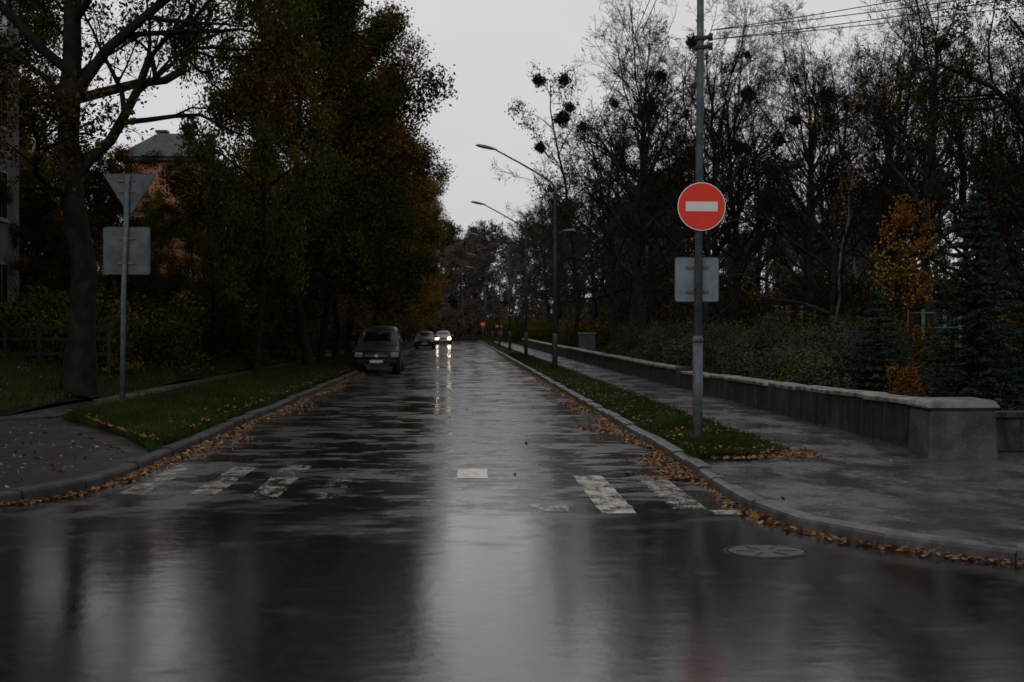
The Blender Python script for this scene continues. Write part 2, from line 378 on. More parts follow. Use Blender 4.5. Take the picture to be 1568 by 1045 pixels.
# ------------------------------------------------------------------ low wall
def wall():
    W=empty('low_wall')
    segs=[(17.7,36.4,.62,.44,5.68),(37.0,56,.50,.53,5.66),(56.5,75,.53,.58,5.66),(75.5,94,.55,.6,5.66),(94.5,130,.6,.7,5.66)]
    for y0,y1,h0,h1,x in segs:
        n=int((y1-y0)/1.9); 
        for k in range(n):
            a=y0+(y1-y0)*k/n; b=y0+(y1-y0)*(k+1)/n-.02
            ha=h0+(h1-h0)*k/n+.09; hb=h0+(h1-h0)*(k+1)/n+.09; j=random.uniform(-.02,.02)
            V=[(x+j,a,0),(x+.26+j,a,0),(x+.26+j,b,0),(x+j,b,0),(x+j,a,ha-.07),(x+.26+j,a,ha-.07),(x+.26+j,b,hb-.07),(x+j,b,hb-.07)]
            F=[(3,2,1,0),(4,5,6,7),(0,1,5,4),(1,2,6,5),(2,3,7,6),(3,0,4,7)]
            pyd('panel',V,F,WALLC,W,bevel=.012)
            j2=random.uniform(-.03,.03);t=random.uniform(-.018,.018)
            V=[(x-.05+j2,a+.01,ha-.068+t),(x+.32+j2,a+.01,ha-.068+t),(x+.32+j2,b,hb-.068),(x-.05+j2,b,hb-.068),(x-.05+j2,a+.01,ha+t),(x+.32+j2,a+.01,ha+.01+t),(x+.32+j2,b,hb+.01),(x-.05+j2,b,hb)]
            pyd('coping',V,F,CAPC,W,bevel=.018)
    for y in (36.7,56.25,75.25,94.25): box('post',(5.8,y,.3),(.42,.42,.68),WALLC,W,bevel=.03)
    for k in range(8):
        x0=6.36+k*2.4
        box('panel_side',(x0+1.2,17.35,.28),(2.36,.24,.48),WALLC,W,bevel=.012); box('coping_side',(x0+1.2,17.35,.555),(2.38,.34,.07),WALLC,W,bevel=.012)
    P=empty('concrete_pillar',(5.86,16.75,0)); PC=simple('pillar_concrete',(.080,.078,.072),(.032,.031,.027),.6,2.2,bd=.015,bs=18)
    box('body',(0,0,.34),(.84,.80,.62),PC,P,bevel=.03,taper=.93); box('neck',(0,0,.665),(.76,.72,.04),DARKM,P); box('cap',(0,0,.73),(.90,.86,.10),simple('pillar_cap',(.19,.195,.19),(.08,.08,.075),.35,4,bd=.01),P,bevel=.035,taper=.84)
wall()
# ------------------------------------------------------------------ trees
def nrm(a): return a/(np.linalg.norm(a,axis=-1,keepdims=True)+1e-9)
def frames(T):
    ref=np.where(np.abs(T[...,2:3])<.85,np.array([0,0,1.]),np.array([1.,0,0]))
    U=nrm(np.cross(T,ref)); W=np.cross(T,U); return U,W
def tubes(P,R,s):
    B,n,_=P.shape; T=nrm(np.gradient(P,axis=1)); U,W=frames(T)
    a=np.arange(s)*2*math.pi/s
    V=P[:,:,None,:]+(U[:,:,None,:]*np.cos(a)[None,None,:,None]+W[:,:,None,:]*np.sin(a)[None,None,:,None])*R[:,:,None,None]
    idx=np.arange(B*n*s).reshape(B,n,s); nx=np.roll(idx,-1,axis=2)
    F=np.stack([idx[:,:-1],nx[:,:-1],nx[:,1:],idx[:,1:]],-1).reshape(-1,4)
    return V.reshape(-1,3),F
def grow(seed,H,r0,tc,crownR,levels,a1=(60,25),trop=.12,wob=.12,lean=(0,0),rmin=.0045):
    rg=np.random.default_rng(seed); n=12
    t=np.linspace(0,1,n); P=np.zeros((1,n,3)); P[0,:,2]=t*H
    P[0,:,0]=np.cumsum(rg.normal(size=n))*H*.008+lean[0]*t**1.5; P[0,:,1]=np.cumsum(rg.normal(size=n))*H*.008+lean[1]*t**1.5
    P[0,:,0]-=P[0,0,0]; P[0,:,1]-=P[0,0,1]
    R=(r0*(1-.9*t)**.8)[None,:]; R[0,0]*=1.35
    Vs=[];Fs=[];off=0; L=np.array([H]); allP=[]
    V,F=tubes(P,R,10); Vs.append(V);Fs.append(F);off+=len(V)
    for li,(k,ratio,ang,npt,sd) in enumerate(levels):
        B,n,_=P.shape; 
        lo=tc if li==0 else .2
        if li==0: tt=np.sort(lo+(.99-lo)*(np.arange(k)+rg.random(k))/k)[None,:]
        else: tt=lo+(1-lo)*rg.random((B,k))
        f=tt*(n-1); i0=np.minimum(f.astype(int),n-2); fr=(f-i0)[...,None]
        bi=np.arange(B)[:,None]
        pos=P[bi,i0]*(1-fr)+P[bi,i0+1]*fr; T=nrm(P[bi,i0+1]-P[bi,i0]); rad=R[bi,i0]*(1-fr[...,0])+R[bi,i0+1]*fr[...,0]
        U,W=frames(T); az=rg.random(tt.shape)*6.283
        if li==0: az=(np.arange(k)*2.4+rg.random(k)*.8)[None,:]
        if li==0:
            u=(tt-tc)/(1-tc); A=np.radians(a1[0]+(a1[1]-a1[0])*u)+rg.normal(size=tt.shape)*.12
            ln=crownR*(np.sin(math.pi*(.22+.72*u))**.6)*(.8+.4*rg.random(tt.shape))/np.sin(np.clip(A+.1,.35,1.5))*.85
        else:
            A=np.radians(ang)*(.7+.6*rg.random(tt.shape)); ln=L[:,None]*ratio*(1-.45*tt)*(.6+.8*rg.random(tt.shape))
        d=nrm(T*np.cos(A)[...,None]+(U*np.cos(az)[...,None]+W*np.sin(az)[...,None])*np.sin(A)[...,None])
        pos=pos.reshape(-1,3); d=d.reshape(-1,3); ln=ln.reshape(-1); rad=np.minimum(rad.reshape(-1)*.62,ln*.026+.003)
        NP=np.zeros((len(pos),npt,3)); NP[:,0]=pos; cur=d
        for j in range(1,npt):
            cur=nrm(cur+rg.normal(size=cur.shape)*wob*(1.0 if li<2 else 1.6)+np.array([0,0,trop]))
            NP[:,j]=NP[:,j-1]+cur*(ln/(npt-1))[:,None]
        NR=rad[:,None]*np.linspace(1,.3,npt)[None,:]; NR=np.maximum(NR,rmin)
        V,F=tubes(NP,NR,sd); Vs.append(V);Fs.append(F+off);off+=len(V)
        P,R,L=NP,NR,ln; allP.append(NP)
    return np.concatenate(Vs),np.concatenate(Fs),allP,rg,len(Fs[0])+len(Fs[1])
TP={}
def tree_mesh(name,seed,bark,H=14,r0=.25,tc=.25,crownR=4.5,levels=None,a1=(60,25),trop=.12,wob=.12,nleaf=0,lsize=.12,lm=None,lw=None,keep=1.,spread=.18,lean=(0,0),rmin=.0045,twig=None):
    V,F,P,rg,nb=grow(seed,H,r0,tc,crownR,levels,a1,trop,wob,lean,rmin)
    mi=np.zeros(len(F),int); mi[nb:]=1; mats=[bark,twig or TWIG]
    if nleaf:
        pts=P[-1]; B,n,_=pts.shape
        kb=rg.random(B)<keep; kb&=(np.sin(pts[:,0,0]*1.9+seed)+np.sin(pts[:,0,1]*1.7+1)+np.sin(pts[:,0,2]*1.5)+rg.normal(size=B)*.8)>-1.5
        pts=pts[kb]; B=len(pts)
        bi=rg.integers(0,B,nleaf); f=rg.random(nleaf)*(n-1.001); i0=f.astype(int); fr=(f-i0)[:,None]
        c=pts[bi,i0]*(1-fr)+pts[bi,i0+1]*fr+rg.normal(size=(nleaf,3))*spread
        c=c[c[:,2]>1.2]; nleaf=len(c)
        LV,LF_=leaf_quads(c,lsize,rg,.65)
        g=np.sin(c[:,0]*.9+seed)+np.sin(c[:,1]*1.1+seed*2)+np.sin(c[:,2]*.8+seed)*.8+rg.normal(size=nleaf)*.9+(np.hypot(c[:,0],c[:,1])/crownR)*1.2
        q=np.quantile(g,np.cumsum(lw)[:-1]); lmi=np.digitize(g,q)+2
        F=np.concatenate([F,LF_+len(V)]); V=np.concatenate([V,LV]); mi=np.concatenate([mi,lmi]); mats+=lm
    me=mesh_np(name,V,F,mi,mats); TP[me.name]=(P,H); return me
LV4=[(17,1,0,8,6),(7,.5,45,6,4),(6,.5,45,4,3),(5,.5,45,3,3)]
LV5=[(18,1,0,9,6),(7,.52,40,6,4),(6,.54,40,5,3),(5,.56,42,4,3),(3,.6,45,3,3)]
lm=[LG,LO,LY,LR]
linden=[tree_mesh('linden%d'%i,20+i,BARK,H=14.3,r0=.17,tc=.15,crownR=4.4,levels=LV4,a1=(92,24),trop=.03,nleaf=62000,lsize=.125,lm=lm,lw=w,spread=.24)
        for i,w in enumerate([(.47,.40,.09,.04),(.33,.41,.16,.10),(.22,.36,.22,.20)])]
bigtree=tree_mesh('bigtree',41,BARK,H=15,r0=.31,tc=.24,crownR=5.6,levels=LV5,a1=(66,20),trop=.03,wob=.17,nleaf=42000,lsize=.09,lm=[LG,LO,LB],lw=(.5,.3,.2),keep=.72,spread=.14)
bare=[tree_mesh('bare%d'%i,60+i,BARK2 if i!=1 else BARK,H=h,r0=r,tc=tc,crownR=cr,levels=LV5,a1=a,trop=tp,wob=.15,nleaf=nl,lsize=.08,lm=[LB,LO],lw=(.6,.4),keep=.35,spread=.1,rmin=.0055)
      for i,(h,r,tc,cr,a,tp,nl) in enumerate([(13.2,.24,.26,4.6,(55,26),.07,0),(13.6,.22,.32,3.9,(50,24),.08,1000),(11.5,.2,.16,4.6,(70,28),.03,2000)])]
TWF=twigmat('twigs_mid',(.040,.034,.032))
bareL=[tree_mesh('bareL%d'%i,160+i,BARK2,H=h,r0=r,tc=tc,crownR=cr,levels=[(17,1,0,8,5),(7,.52,40,5,3),(6,.54,42,4,3),(5,.56,42,3,3)],a1=a,trop=tp,wob=.15,nleaf=nl,lsize=.13,lm=[LB,LO],lw=(.7,.3),keep=.4,spread=.15,rmin=.009,twig=TWF)
      for i,(h,r,tc,cr,a,tp,nl) in enumerate([(13.2,.24,.24,4.6,(55,26),.07,300),(13.6,.22,.30,4.1,(50,24),.08,800),(11.5,.2,.16,4.6,(70,28),.03,1500)])]
sparse=tree_mesh('sparse',77,BARK,H=14,r0=.13,tc=.4,crownR=2.6,levels=[(12,1,0,8,5),(5,.5,42,6,4),(4,.5,42,4,3),(4,.5,42,3,3)],a1=(60,35),trop=.06,wob=.2,nleaf=2200,lsize=.12,lm=[LB,LO],lw=(.6,.4),keep=.4,lean=(-1.7,0),rmin=.008)
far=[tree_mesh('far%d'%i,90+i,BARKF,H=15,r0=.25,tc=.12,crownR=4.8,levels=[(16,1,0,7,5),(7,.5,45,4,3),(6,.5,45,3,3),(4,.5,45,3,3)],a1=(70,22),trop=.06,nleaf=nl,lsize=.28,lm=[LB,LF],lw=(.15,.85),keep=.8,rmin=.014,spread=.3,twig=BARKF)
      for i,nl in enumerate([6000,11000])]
def place(me,name,x,y,s=1,rz=None,z=.1,parent=None,sz=None):
    o=D.objects.new(name,me); o.location=(x,y,z); o.rotation_euler=(0,0,random.random()*6.28 if rz is None else rz); o.scale=(s,s,sz or s)
    return link(o,parent)
# left avenue
for i,(y,x,s,v) in enumerate([(50,-5.3,.94,0),(58,-5.7,1.0,0),(66,-5.8,.98,1),(75,-5.9,1.02,2),(84,-5.9,1.0,1),(94,-5.9,1.03,2),(104,-5.9,1.0,2),(116,-5.9,1.0,1),(129,-5.8,1.05,2),(144,-5.8,1.05,1),(160,-5.8,1.05,2),(178,-5.8,1.05,2)]):
    place(linden[v],'linden_tree',x,y,s,sz=1.0 if i==0 else None)
place(linden[0],'linden_tree',-6.0,42,.5,rz=1.0,sz=.98)
place(bigtree,'ash_tree',-8.1,30.5,1,rz=2.0,z=.2)
place(bigtree,'ash_tree',-15.2,38,.95,rz=.4,z=.5)
for v,x,y,s in [(0,-12.5,52,.48),(1,-12.5,66,.54),(1,-9.8,86,.85),(0,-13,108,.7),(2,-12,122,1),(0,-19,62,.5),(1,-16.5,70,.48),(0,-22,78,.5),(0,-16,47,.42),(0,-20.5,70,.46),(1,-18,83,.54),(0,-21.5,86,.55),(0,-26.5,84,.8),
                (0,-31,88,1.0),(1,-36,95,1.1),(0,-29,75,.95),(0,-25.5,62,.9),(1,-22,54,.9),(0,-33,110,1),(0,-13,134,.9),(1,-16,150,1),(0,-9.5,64,.5),(1,-9.8,74,.55),(0,-9.3,54,.42),(0,-18.2,56,.95),(1,-21,66,.98)]:
    place(linden[v],'linden_tree',x,y,s,z=.6)
# mistletoe meshes
def ball(seed,n=1500):
    rg=np.random.default_rng(seed); d=nrm(rg.normal(size=(n,3))); P=d*(rg.random(n)**.45)[:,None]*(.85+.2*np.sin(d[:,:1]*5+seed))
    V,F=leaf_quads(P*.5,.11,rg,.45,dirs=d); return mesh_np('mistletoe%d'%seed,V,F,None,[LM])
mb=[ball(1),ball(2)]
def mistle(tree,n,seed,lvl=1,zmin=.62,smin=.5,smax=1.0):
    P,H=TP[tree.data.name]; pts=P[lvl][:,2:-1].reshape(-1,3); pts=pts[pts[:,2]>zmin*H]; rg=random.Random(seed)
    for k in range(n):
        p=pts[rg.randrange(len(pts))]; o=D.objects.new('mistletoe',mb[k%2]); o.parent=tree; o.location=tuple(p); s=rg.uniform(smin,smax); o.scale=(s,s,s*.92); scene.collection.objects.link(o)
# right park trees
R=[(7.9,61,.94,0,3),(9.2,54,.82,2,1),(7.3,68,.88,2,1),(10.6,59,.88,1,2),(9.5,73,1.0,1,1),(12.3,64,.90,0,3),(14.4,59,.84,1,2),(16.5,66,.9,0,3),(18.5,60,.83,1,2),(20.5,66,.9,0,2),(22.6,60,.82,1,2),(24.8,68,.92,0,1),
   (12.2,46,.76,2,0),(15.8,50,.76,1,1),(18.8,46,.72,0,0),(21.5,51,.78,1,1),(10.2,84,1.0,0,1),(14,86,1.0,2,1),(18,84,.98,1,1),(22,86,.98,0,1),(27,82,1.0,1,1),(32,80,.98,0,1),(29.5,70,.95,2,0),(34,68,.95,0,0),
   (9,97,.95,2,0),(9,110,.95,2,0),(13,104,1.05,2,0),(19,104,1.05,0,0),(25,102,1.05,2,0),(32,100,1.05,1,0),(39,98,1.05,0,0),(8.4,124,.95,2,0),(8.6,140,1,2,0),(13,126,1.1,1,0)]
for i,(x,y,s,v,m) in enumerate(R):
    o=place((bareL if y>67 else bare)[v],'bare_tree',x,y,s)
    if m: mistle(o,m,i,smax=1.15)
o=place(sparse,'slender_tree',6.6,80,1.08,rz=.2); mistle(o,6,11,1,.55,.6,1.15)
place(bigtree,'ash_tree',14.9,31,.85,rz=4.0); place(bigtree,'ash_tree',18.5,38,.9,rz=1.5); place(bare[0],'bare_tree',13.8,41,.75)
bt=tree_mesh('birch',55,BIRCH,H=9,r0=.045,tc=.5,crownR=1.3,levels=[(9,1,0,6,5),(5,.5,40,5,3),(5,.5,40,3,3)],a1=(40,20),nleaf=800,lsize=.08,lm=[LY],lw=(1.,),lean=(1.0,0))
place(bt,'birch_tree',11.8,44,1,rz=0)
# shrubs -------------------------------------------------------------
def shrub_mesh(name,seed,n,mats,w,size=.08,rx=1.4,ry=1.4,h=1.6,bark=None):
    bark=bark or TWIG
    rg=np.random.default_rng(seed); d=nrm(rg.normal(size=(n,3))); d[:,2]=np.abs(d[:,2])
    lump=.8+.22*np.sin(d[:,0]*6+seed)*np.sin(d[:,1]*5)+.15*np.sin(d[:,2]*9+seed)
    rad=(rg.random(n)**.35)*lump+np.abs(rg.normal(size=n))*.06
    P=d*rad[:,None]*np.array([rx,ry,h]); V,F=leaf_quads(P,size,rg,.6)
    g=np.sin(P[:,0]*3)+np.sin(P[:,2]*3+seed)+rg.normal(size=n); q=np.quantile(g,np.cumsum(w)[:-1]) if len(w)>1 else []
    mi=np.digitize(g,q)+1 if len(w)>1 else np.ones(n,int)
    k=60; tip=d[:k]*1.12*np.array([rx,ry,h])*(.8+.4*rg.random((k,1))); PP=np.linspace(np.zeros((k,3)),tip,5).transpose(1,0,2); PP[:,1:4]+=rg.normal(size=(k,3,3))*.05
    TV,TF=tubes(PP,np.full((k,5),.012)*np.linspace(1.3,.3,5)[None],3)
    return mesh_np(name,np.concatenate([V,TV]),np.concatenate([F,TF+len(V)]),np.concatenate([mi,np.zeros(len(TF),int)]),[bark]+mats)
hedge=[shrub_mesh('hedge%d'%i,i+5,9000,[LS,LO],(.85,.15),.075,h=1.45) for i in range(3)]
darksh=[shrub_mesh('dsh%d'%i,i+15,8000,[LG,LO,LY],w,.11,h=2.2,rx=1.8,ry=1.8) for i,w in enumerate([(.66,.32,.02),(.5,.44,.06)])]
thick=[shrub_mesh('thicket%d'%i,i+25,9000,[LB,LO],(.75,.25),.20,h=5.2,rx=3.4,ry=2.4) for i in range(2)]
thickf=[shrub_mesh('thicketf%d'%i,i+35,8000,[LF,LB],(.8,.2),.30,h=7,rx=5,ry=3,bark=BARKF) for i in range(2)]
rusty=shrub_mesh('rusty',31,3500,[LR,LY],(.8,.2),.08,rx=.9,ry=.9,h=1.1)
y=30.5;i=0
while y<66:
    for xx in (7.6,9.5):
        place(hedge[i%3],'hedge_shrub',xx+random.uniform(-.35,.35),y+random.uniform(-.5,.5),1.0+random.uniform(-.2,.15),sz=random.uniform(.75,1.25)); i+=1
    y+=1.9
for x,y,s in [(11.5,36,.9),(12.5,39,.9),(14,42,1.0),(13.5,47,1.1),(11.5,52,1.0),(16,46,1.1),(18,44,1.1),(20,48,1.2),(17,56,1.3),(22,56,1.4),(14,58,1.2),(10,74,1.1),(9,88,1.2),(8.5,100,1.2),(8,112,1.2),(8,126,1.2),(8,142,1.3),(7.5,160,1.4),(24,50,1.3),(7.4,172,1.4),(6.6,186,1.6),(6,200,1.8)]:
    place(darksh[random.randint(0,1)],'shrub',x,y,s)
for x,y,s in [(11,76,.6),(15,74,.75),(20,75,.85),(26,76,.95),(32,74,1.0),(38,78,1.1),(12.5,92,1),(18,94,1.1),(24,92,1.1),(31,93,1.15),(38,90,1.2),(44,92,1.2),(13,112,1.1),(20,114,1.2),(28,112,1.2),(36,112,1.3),(45,110,1.3),(18,57,.6),(25,60,.7),(29,58,.7)]:
    place(thick[random.randint(0,1)],'thicket',x,y,s,rz=random.uniform(-.3,.3))
for x,y,s in [(9.3,29.5,.7),(8.2,36,.5)]: place(rusty,'rusty_shrub',x,y,s)
for x,y,s in [(-10.5,40,1.0),(-12,43,1.3),(-10,46,1.1),(-14,48,1.4),(-11,52,1.3),(-9.2,56,1.1),(-13,58,1.5),(-10.5,63,1.5),(-9.5,70,1.3),(-12,74,1.6),(-9.6,80,1.5),(-11.5,88,1.6),(-9.5,95,1.4),(-9.5,108,1.5),(-9.2,120,1.5),(-9,135,1.6),(-8.5,150,1.6),(-8.5,165,1.6),(-17,54,1.5),(-19,60,1.7),(-16,64,1.6),(-8.5,180,1.7),(-15,42,1.1),(-18,46,1.4)]:
    place(darksh[0 if y<60 else random.randint(0,1)],'shrub',x,y,s,z=.5 if x<-10 else .3)
for x,y,s in [(-15,90,1),(-14,112,1.1),(-22,112,1.2),(-30,100,1.3),(-14,140,1.2),(-13,165,1.2),(-20,75,.8),(-27,70,1.0)]: place(thick[random.randint(0,1)],'thicket',x,y,s,rz=0)
# distant mass
FE=empty('distant_forest')
rr=random.Random(5)
for k in range(50):
    x=-60+k*2.6+rr.uniform(-2,2); y=rr.uniform(222,260)
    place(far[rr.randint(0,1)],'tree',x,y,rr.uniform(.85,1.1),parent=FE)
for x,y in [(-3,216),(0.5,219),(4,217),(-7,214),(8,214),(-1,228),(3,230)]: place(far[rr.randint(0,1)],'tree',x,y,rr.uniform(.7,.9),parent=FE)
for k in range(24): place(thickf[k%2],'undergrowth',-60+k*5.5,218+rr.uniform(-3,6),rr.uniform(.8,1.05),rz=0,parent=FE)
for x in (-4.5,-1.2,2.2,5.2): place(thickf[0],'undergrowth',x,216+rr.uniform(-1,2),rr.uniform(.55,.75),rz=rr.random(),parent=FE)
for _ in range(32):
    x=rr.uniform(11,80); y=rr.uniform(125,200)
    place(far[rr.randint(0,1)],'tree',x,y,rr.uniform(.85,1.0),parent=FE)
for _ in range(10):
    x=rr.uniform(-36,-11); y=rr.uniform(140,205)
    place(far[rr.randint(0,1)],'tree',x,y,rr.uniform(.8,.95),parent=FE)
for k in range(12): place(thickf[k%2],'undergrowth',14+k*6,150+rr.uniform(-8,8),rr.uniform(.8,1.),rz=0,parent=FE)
# rowan
place(tree_mesh('rustt',81,BARK,H=3.8,r0=.04,tc=.45,crownR=.9,levels=[(9,1,0,5,4),(5,.5,40,4,3),(5,.5,40,3,3)],nleaf=2000,lsize=.075,lm=[LR,LY],lw=(.75,.25),spread=.1),'rowan_tree',10.4,32.5,1)
# spruce -------------------------------------------------------------
def spruce_mesh(name,seed,H,Rm,n_wh):
    rg=np.random.default_rng(seed); Ps=[];Ds=[]; B=[]
    for i in range(n_wh):
        z=.25+(H-.35)*i/(n_wh-1); L=Rm*(1-(z/H))**.85*(.85+.3*rg.random())+.05
        for k in range(9):
            a=k*.698+i*.35+rg.normal()*.15; l=L*(.75+.45*rg.random()); t=np.linspace(0,1,6)
            dz=-.28*l*t+.22*l*t**2.5
            P=np.stack([np.cos(a)*l*t,np.sin(a)*l*t,z+dz+rg.normal()*.02],1); B.append(P)
            m=int(110*l/ .8)+25; u=rg.random(m)**.75; side=rg.choice([-1,1],m); w=side*rg.random(m)*l*.30*(1-u*.7)
            c=np.stack([np.cos(a)*l*u-np.sin(a)*w,np.sin(a)*l*u+np.cos(a)*w,z-.28*l*u+.22*l*u**2.5-np.abs(w)*.35+rg.normal(size=m)*.015],1)
            dd=np.stack([np.cos(a)-np.sin(a)*side*.8,np.sin(a)+np.cos(a)*side*.8,np.full(m,-.1)],1); Ps.append(c); Ds.append(nrm(dd))
    P=np.concatenate(Ps); Dd=np.concatenate(Ds); V,F=leaf_quads(P,.11,rg,.28,dirs=Dd)
    BP=np.array(B); TV,TF=tubes(BP,np.full((len(BP),6),.012)*np.linspace(1.3,.3,6)[None],3)
    tr=np.zeros((1,6,3)); tr[0,:,2]=np.linspace(0,H,6); XV,XF=tubes(tr,np.linspace(H*.018,.008,6)[None],8)
    return mesh_np(name,np.concatenate([V,TV,XV]),np.concatenate([F,TF+len(V),XF+len(V)+len(TV)]),np.concatenate([np.ones(len(F),int),np.zeros(len(TF)+len(XF),int)]),[BARK,SPR])
place(spruce_mesh('spruceA',3,4.1,1.05,24),'spruce_tree',9.0,24.5,1)
place(spruce_mesh('spruceB',4,2.35,.85,13),'spruce_tree',8.9,30,1)
place(spruce_mesh('spruceC',6,4.4,1.2,22),'spruce_tree',11.2,27,1)
# ------------------------------------------------------------------ signs & poles
up=empty('utility_pole',(3.12,18.6,.1))
tube('lower_tube',[(0,0,0),(0,0,1.35)],[.068,.066],POLEP,up,20); tube('collar',[(0,0,1.33),(0,0,1.38),(0,0,1.42)],[.072,.072,.055],POLEP,up,20)
tube('upper_tube',[(0,0,1.4),(.03,0,5),(.03,0,8.2)],[.055,.047,.042],POLEP,up,20)
for z in (5.2,5.32):
    box('clamp',(.03,0,z),(.13,.13,.05),DARKM,up,bevel=.01); cyl('insulator',(.05,-.02,z),(.17,-.03,z+.02),.028,DARKM,up,10)
    cyl('insulator_cap',(.16,-.03,z-.03),(.16,-.03,z+.06),.03,DARKM,up,10)
ns=empty('no_entry_sign',(3.155,18.53,3.21)); 
def disc(name,r,y0,y1,mat,p,s=64): return cyl(name,(0,y0,0),(0,y1,0),r,mat,p,s)
disc('back_plate',.317,0,-.012,PLATE,ns); disc('white_rim',.316,-.0125,-.015,WHITE,ns); disc('red_face',.304,-.0155,-.018,RED,ns)
box('white_bar',(0,-.0195,0),(.42,.003,.125),WHITE,ns,bevel=0)
for z in(-.15,.15): box('bracket',(-.01,.03,z),(.16,.06,.04),STEEL,ns,bevel=.005)
ts=empty('traffic_sign',(3.12,18.69,2.26))
def rplate(name,w,h,t,r,mat,par,y=0):
    V=[];k=6
    for cx,cz,a0 in((w/2-r,h/2-r,0),(-w/2+r,h/2-r,90),(-w/2+r,-h/2+r,180),(w/2-r,-h/2+r,270)):
        for i in range(k+1):
            a=math.radians(a0+90*i/k); V.append((cx+r*math.cos(a),cz+r*math.sin(a)))
    n=len(V); VV=[(x,y-t/2,z) for x,z in V]+[(x,y+t/2,z) for x,z in V]
    F=[tuple(range(n)),tuple(range(2*n-1,n-1,-1))]+[(i,n+i,n+(i+1)%n,(i+1)%n) for i in range(n)]
    return pyd(name,VV,F,mat,par)
rplate('rim',.595,.60,.02,.04,RIM,ts,.004); rplate('plate',.57,.575,.024,.035,PLATE,ts,0)
for z in(-.16,.16): box('bracket',(0,-.02,z),(.3,.02,.035),POLEP,ts)
ys=empty('yield_sign',(-6.12,26,.15))
tube('post',[(0,0,0),(.02,0,2),(.10,0,4.25)],[.05,.047,.045],POLEP,ys,14)
def tri(name,w,t,mat,par,z,y,cx):
    r=.05; h=w*.866*.93; pts=[(-w/2,0),(w/2,0),(0,-h)]; V=[]
    for i in range(3):
        p=Vector(pts[i]); a=Vector(pts[i-1])-p; b=Vector(pts[(i+1)%3])-p; a.normalize(); b.normalize()
        for t_ in (0,.25,.5,.75,1):
            q=p+ (a*(1-t_)**2+b*t_**2)*r*1.6; V.append((q.x,q.y))
    n=len(V); VV=[(x+cx,y-t/2,z+q) for x,q in V]+[(x+cx,y+t/2,z+q) for x,q in V]
    F=[tuple(range(n)),tuple(range(2*n-1,n-1,-1))]+[(i,n+i,n+(i+1)%n,(i+1)%n) for i in range(n)]
    return pyd(name,VV,F,mat,par)
PLATE2=simple('sign_back_weathered',(.085,.11,.125),(.055,.07,.08),.55,4)
tri('triangle_rim',.98,.02,RIM,ys,4.28,.064,.13); tri('triangle_plate',.93,.024,PLATE2,ys,4.265,.06,.13)
o=rplate('rim',.85,.87,.02,.05,RIM,ys,.064); o.location=(.07,0,2.88); o=rplate('plate',.82,.84,.024,.045,PLATE2,ys,.06); o.location=(.07,0,2.88)
for z in(2.65,3.1,3.95,4.15): box('bracket',(.07,.035,z),(.3,.02,.035),POLEP,ys)
fs=empty('no_entry_sign',(2.95,185,0)); tube('post',[(0,0,0),(0,0,2.6)],.05,POLEP,fs,8); cyl('face',(0,-.06,2.3),(0,-.1,2.3),.35,RED,fs,24); box('bar',(0,-.11,2.3),(.45,.01,.13),WHITE,fs)
for i,(z0,dx,dz) in enumerate([(5.3,9,.25),(5.42,9,.1),(5.42,9,.55),(5.3,9,-.05)]):
    a=Vector((3.28,18.55,z0+.1)); b=Vector((3.2+dx,9.2,z0+.1+dz)); pts=[]
    for k in range(17):
        t=k/16; p=a.lerp(b,t); p.z-=.25*4*t*(1-t); pts.append(p)
    tube('overhead_cable',pts,.006,CABLE,None,5)
tube('cable_post',[(12.3,9.2,.1),(12.3,9.2,8)],[.12,.09],POLEP,None,12)
for i in range(2):
    a=Vector((3.15,18.6,7.3+i*.3)); b=Vector((3.46,52,6.6)); pts=[a.lerp(b,k/12)-Vector((0,0,.5*4*(k/12)*(1-k/12))) for k in range(13)]
    tube('overhead_cable',pts,.007,CABLE,None,5)
# street lamps
def lamp(x,y,small=False):
    e=empty('street_lamp',(x,y,.1))
    tube('base',[(0,0,0),(0,0,1.3),(0,0,1.36)],[.10,.10,.075],LAMPP,e,12)
    pts=[(0,0,1.3),(0,0,4),(0,0,6.5)]+[( -.45*(1-math.cos(a)),0,6.5+.55*math.sin(a)) for a in (.4,.8,1.15)]
    lx,_,lz_=pts[-1]; pts+=[(lx-1.0,0,lz_+.58),(lx-1.9,0,lz_+1.06)]
    rr_=[.07,.06,.05,.045,.04,.035,.032,.028]
    tube('mast_and_arm',pts,rr_[:len(pts)],LAMPP,e,10)
    ex,_,ez=pts[-1]
    V=[];F=[];S=[(0,.035,.03),(.1,.06,.05),(.25,.12,.075),(.5,.15,.085),(.7,.12,.07),(.8,.04,.03)];k=10
    for s,w,h in S:
        for j in range(k):
            a=2*math.pi*j/k; V.append((-s,math.cos(a)*w,(math.sin(a)*h if math.sin(a)>0 else math.sin(a)*h*.55)))
    for i_ in range(len(S)-1):
        for j in range(k): F.append((i_*k+j,i_*k+(j+1)%k,(i_+1)*k+(j+1)%k,(i_+1)*k+j))
    F+=[tuple(range(k)),tuple((len(S)-1)*k+j for j in range(k))[::-1]]
    h=pyd('lamp_head',V,F,LAMPM,e,smooth=True); h.location=(ex+.05,0,ez); h.rotation_euler=(0,math.radians(12),0)
    if small:
        tube('side_arm',[(0,0,4.95),(.35,0,5.12)],.02,LAMPP,e,6); h=pyd('side_head',[(v[0]*-.6,v[1]*.7,v[2]*.8) for v in V],F,LAMPM,e,smooth=True); h.location=(.3,0,5.12)
for i,y in enumerate((52,75,99.5,126,152)): lamp(3.46,y,i==0)
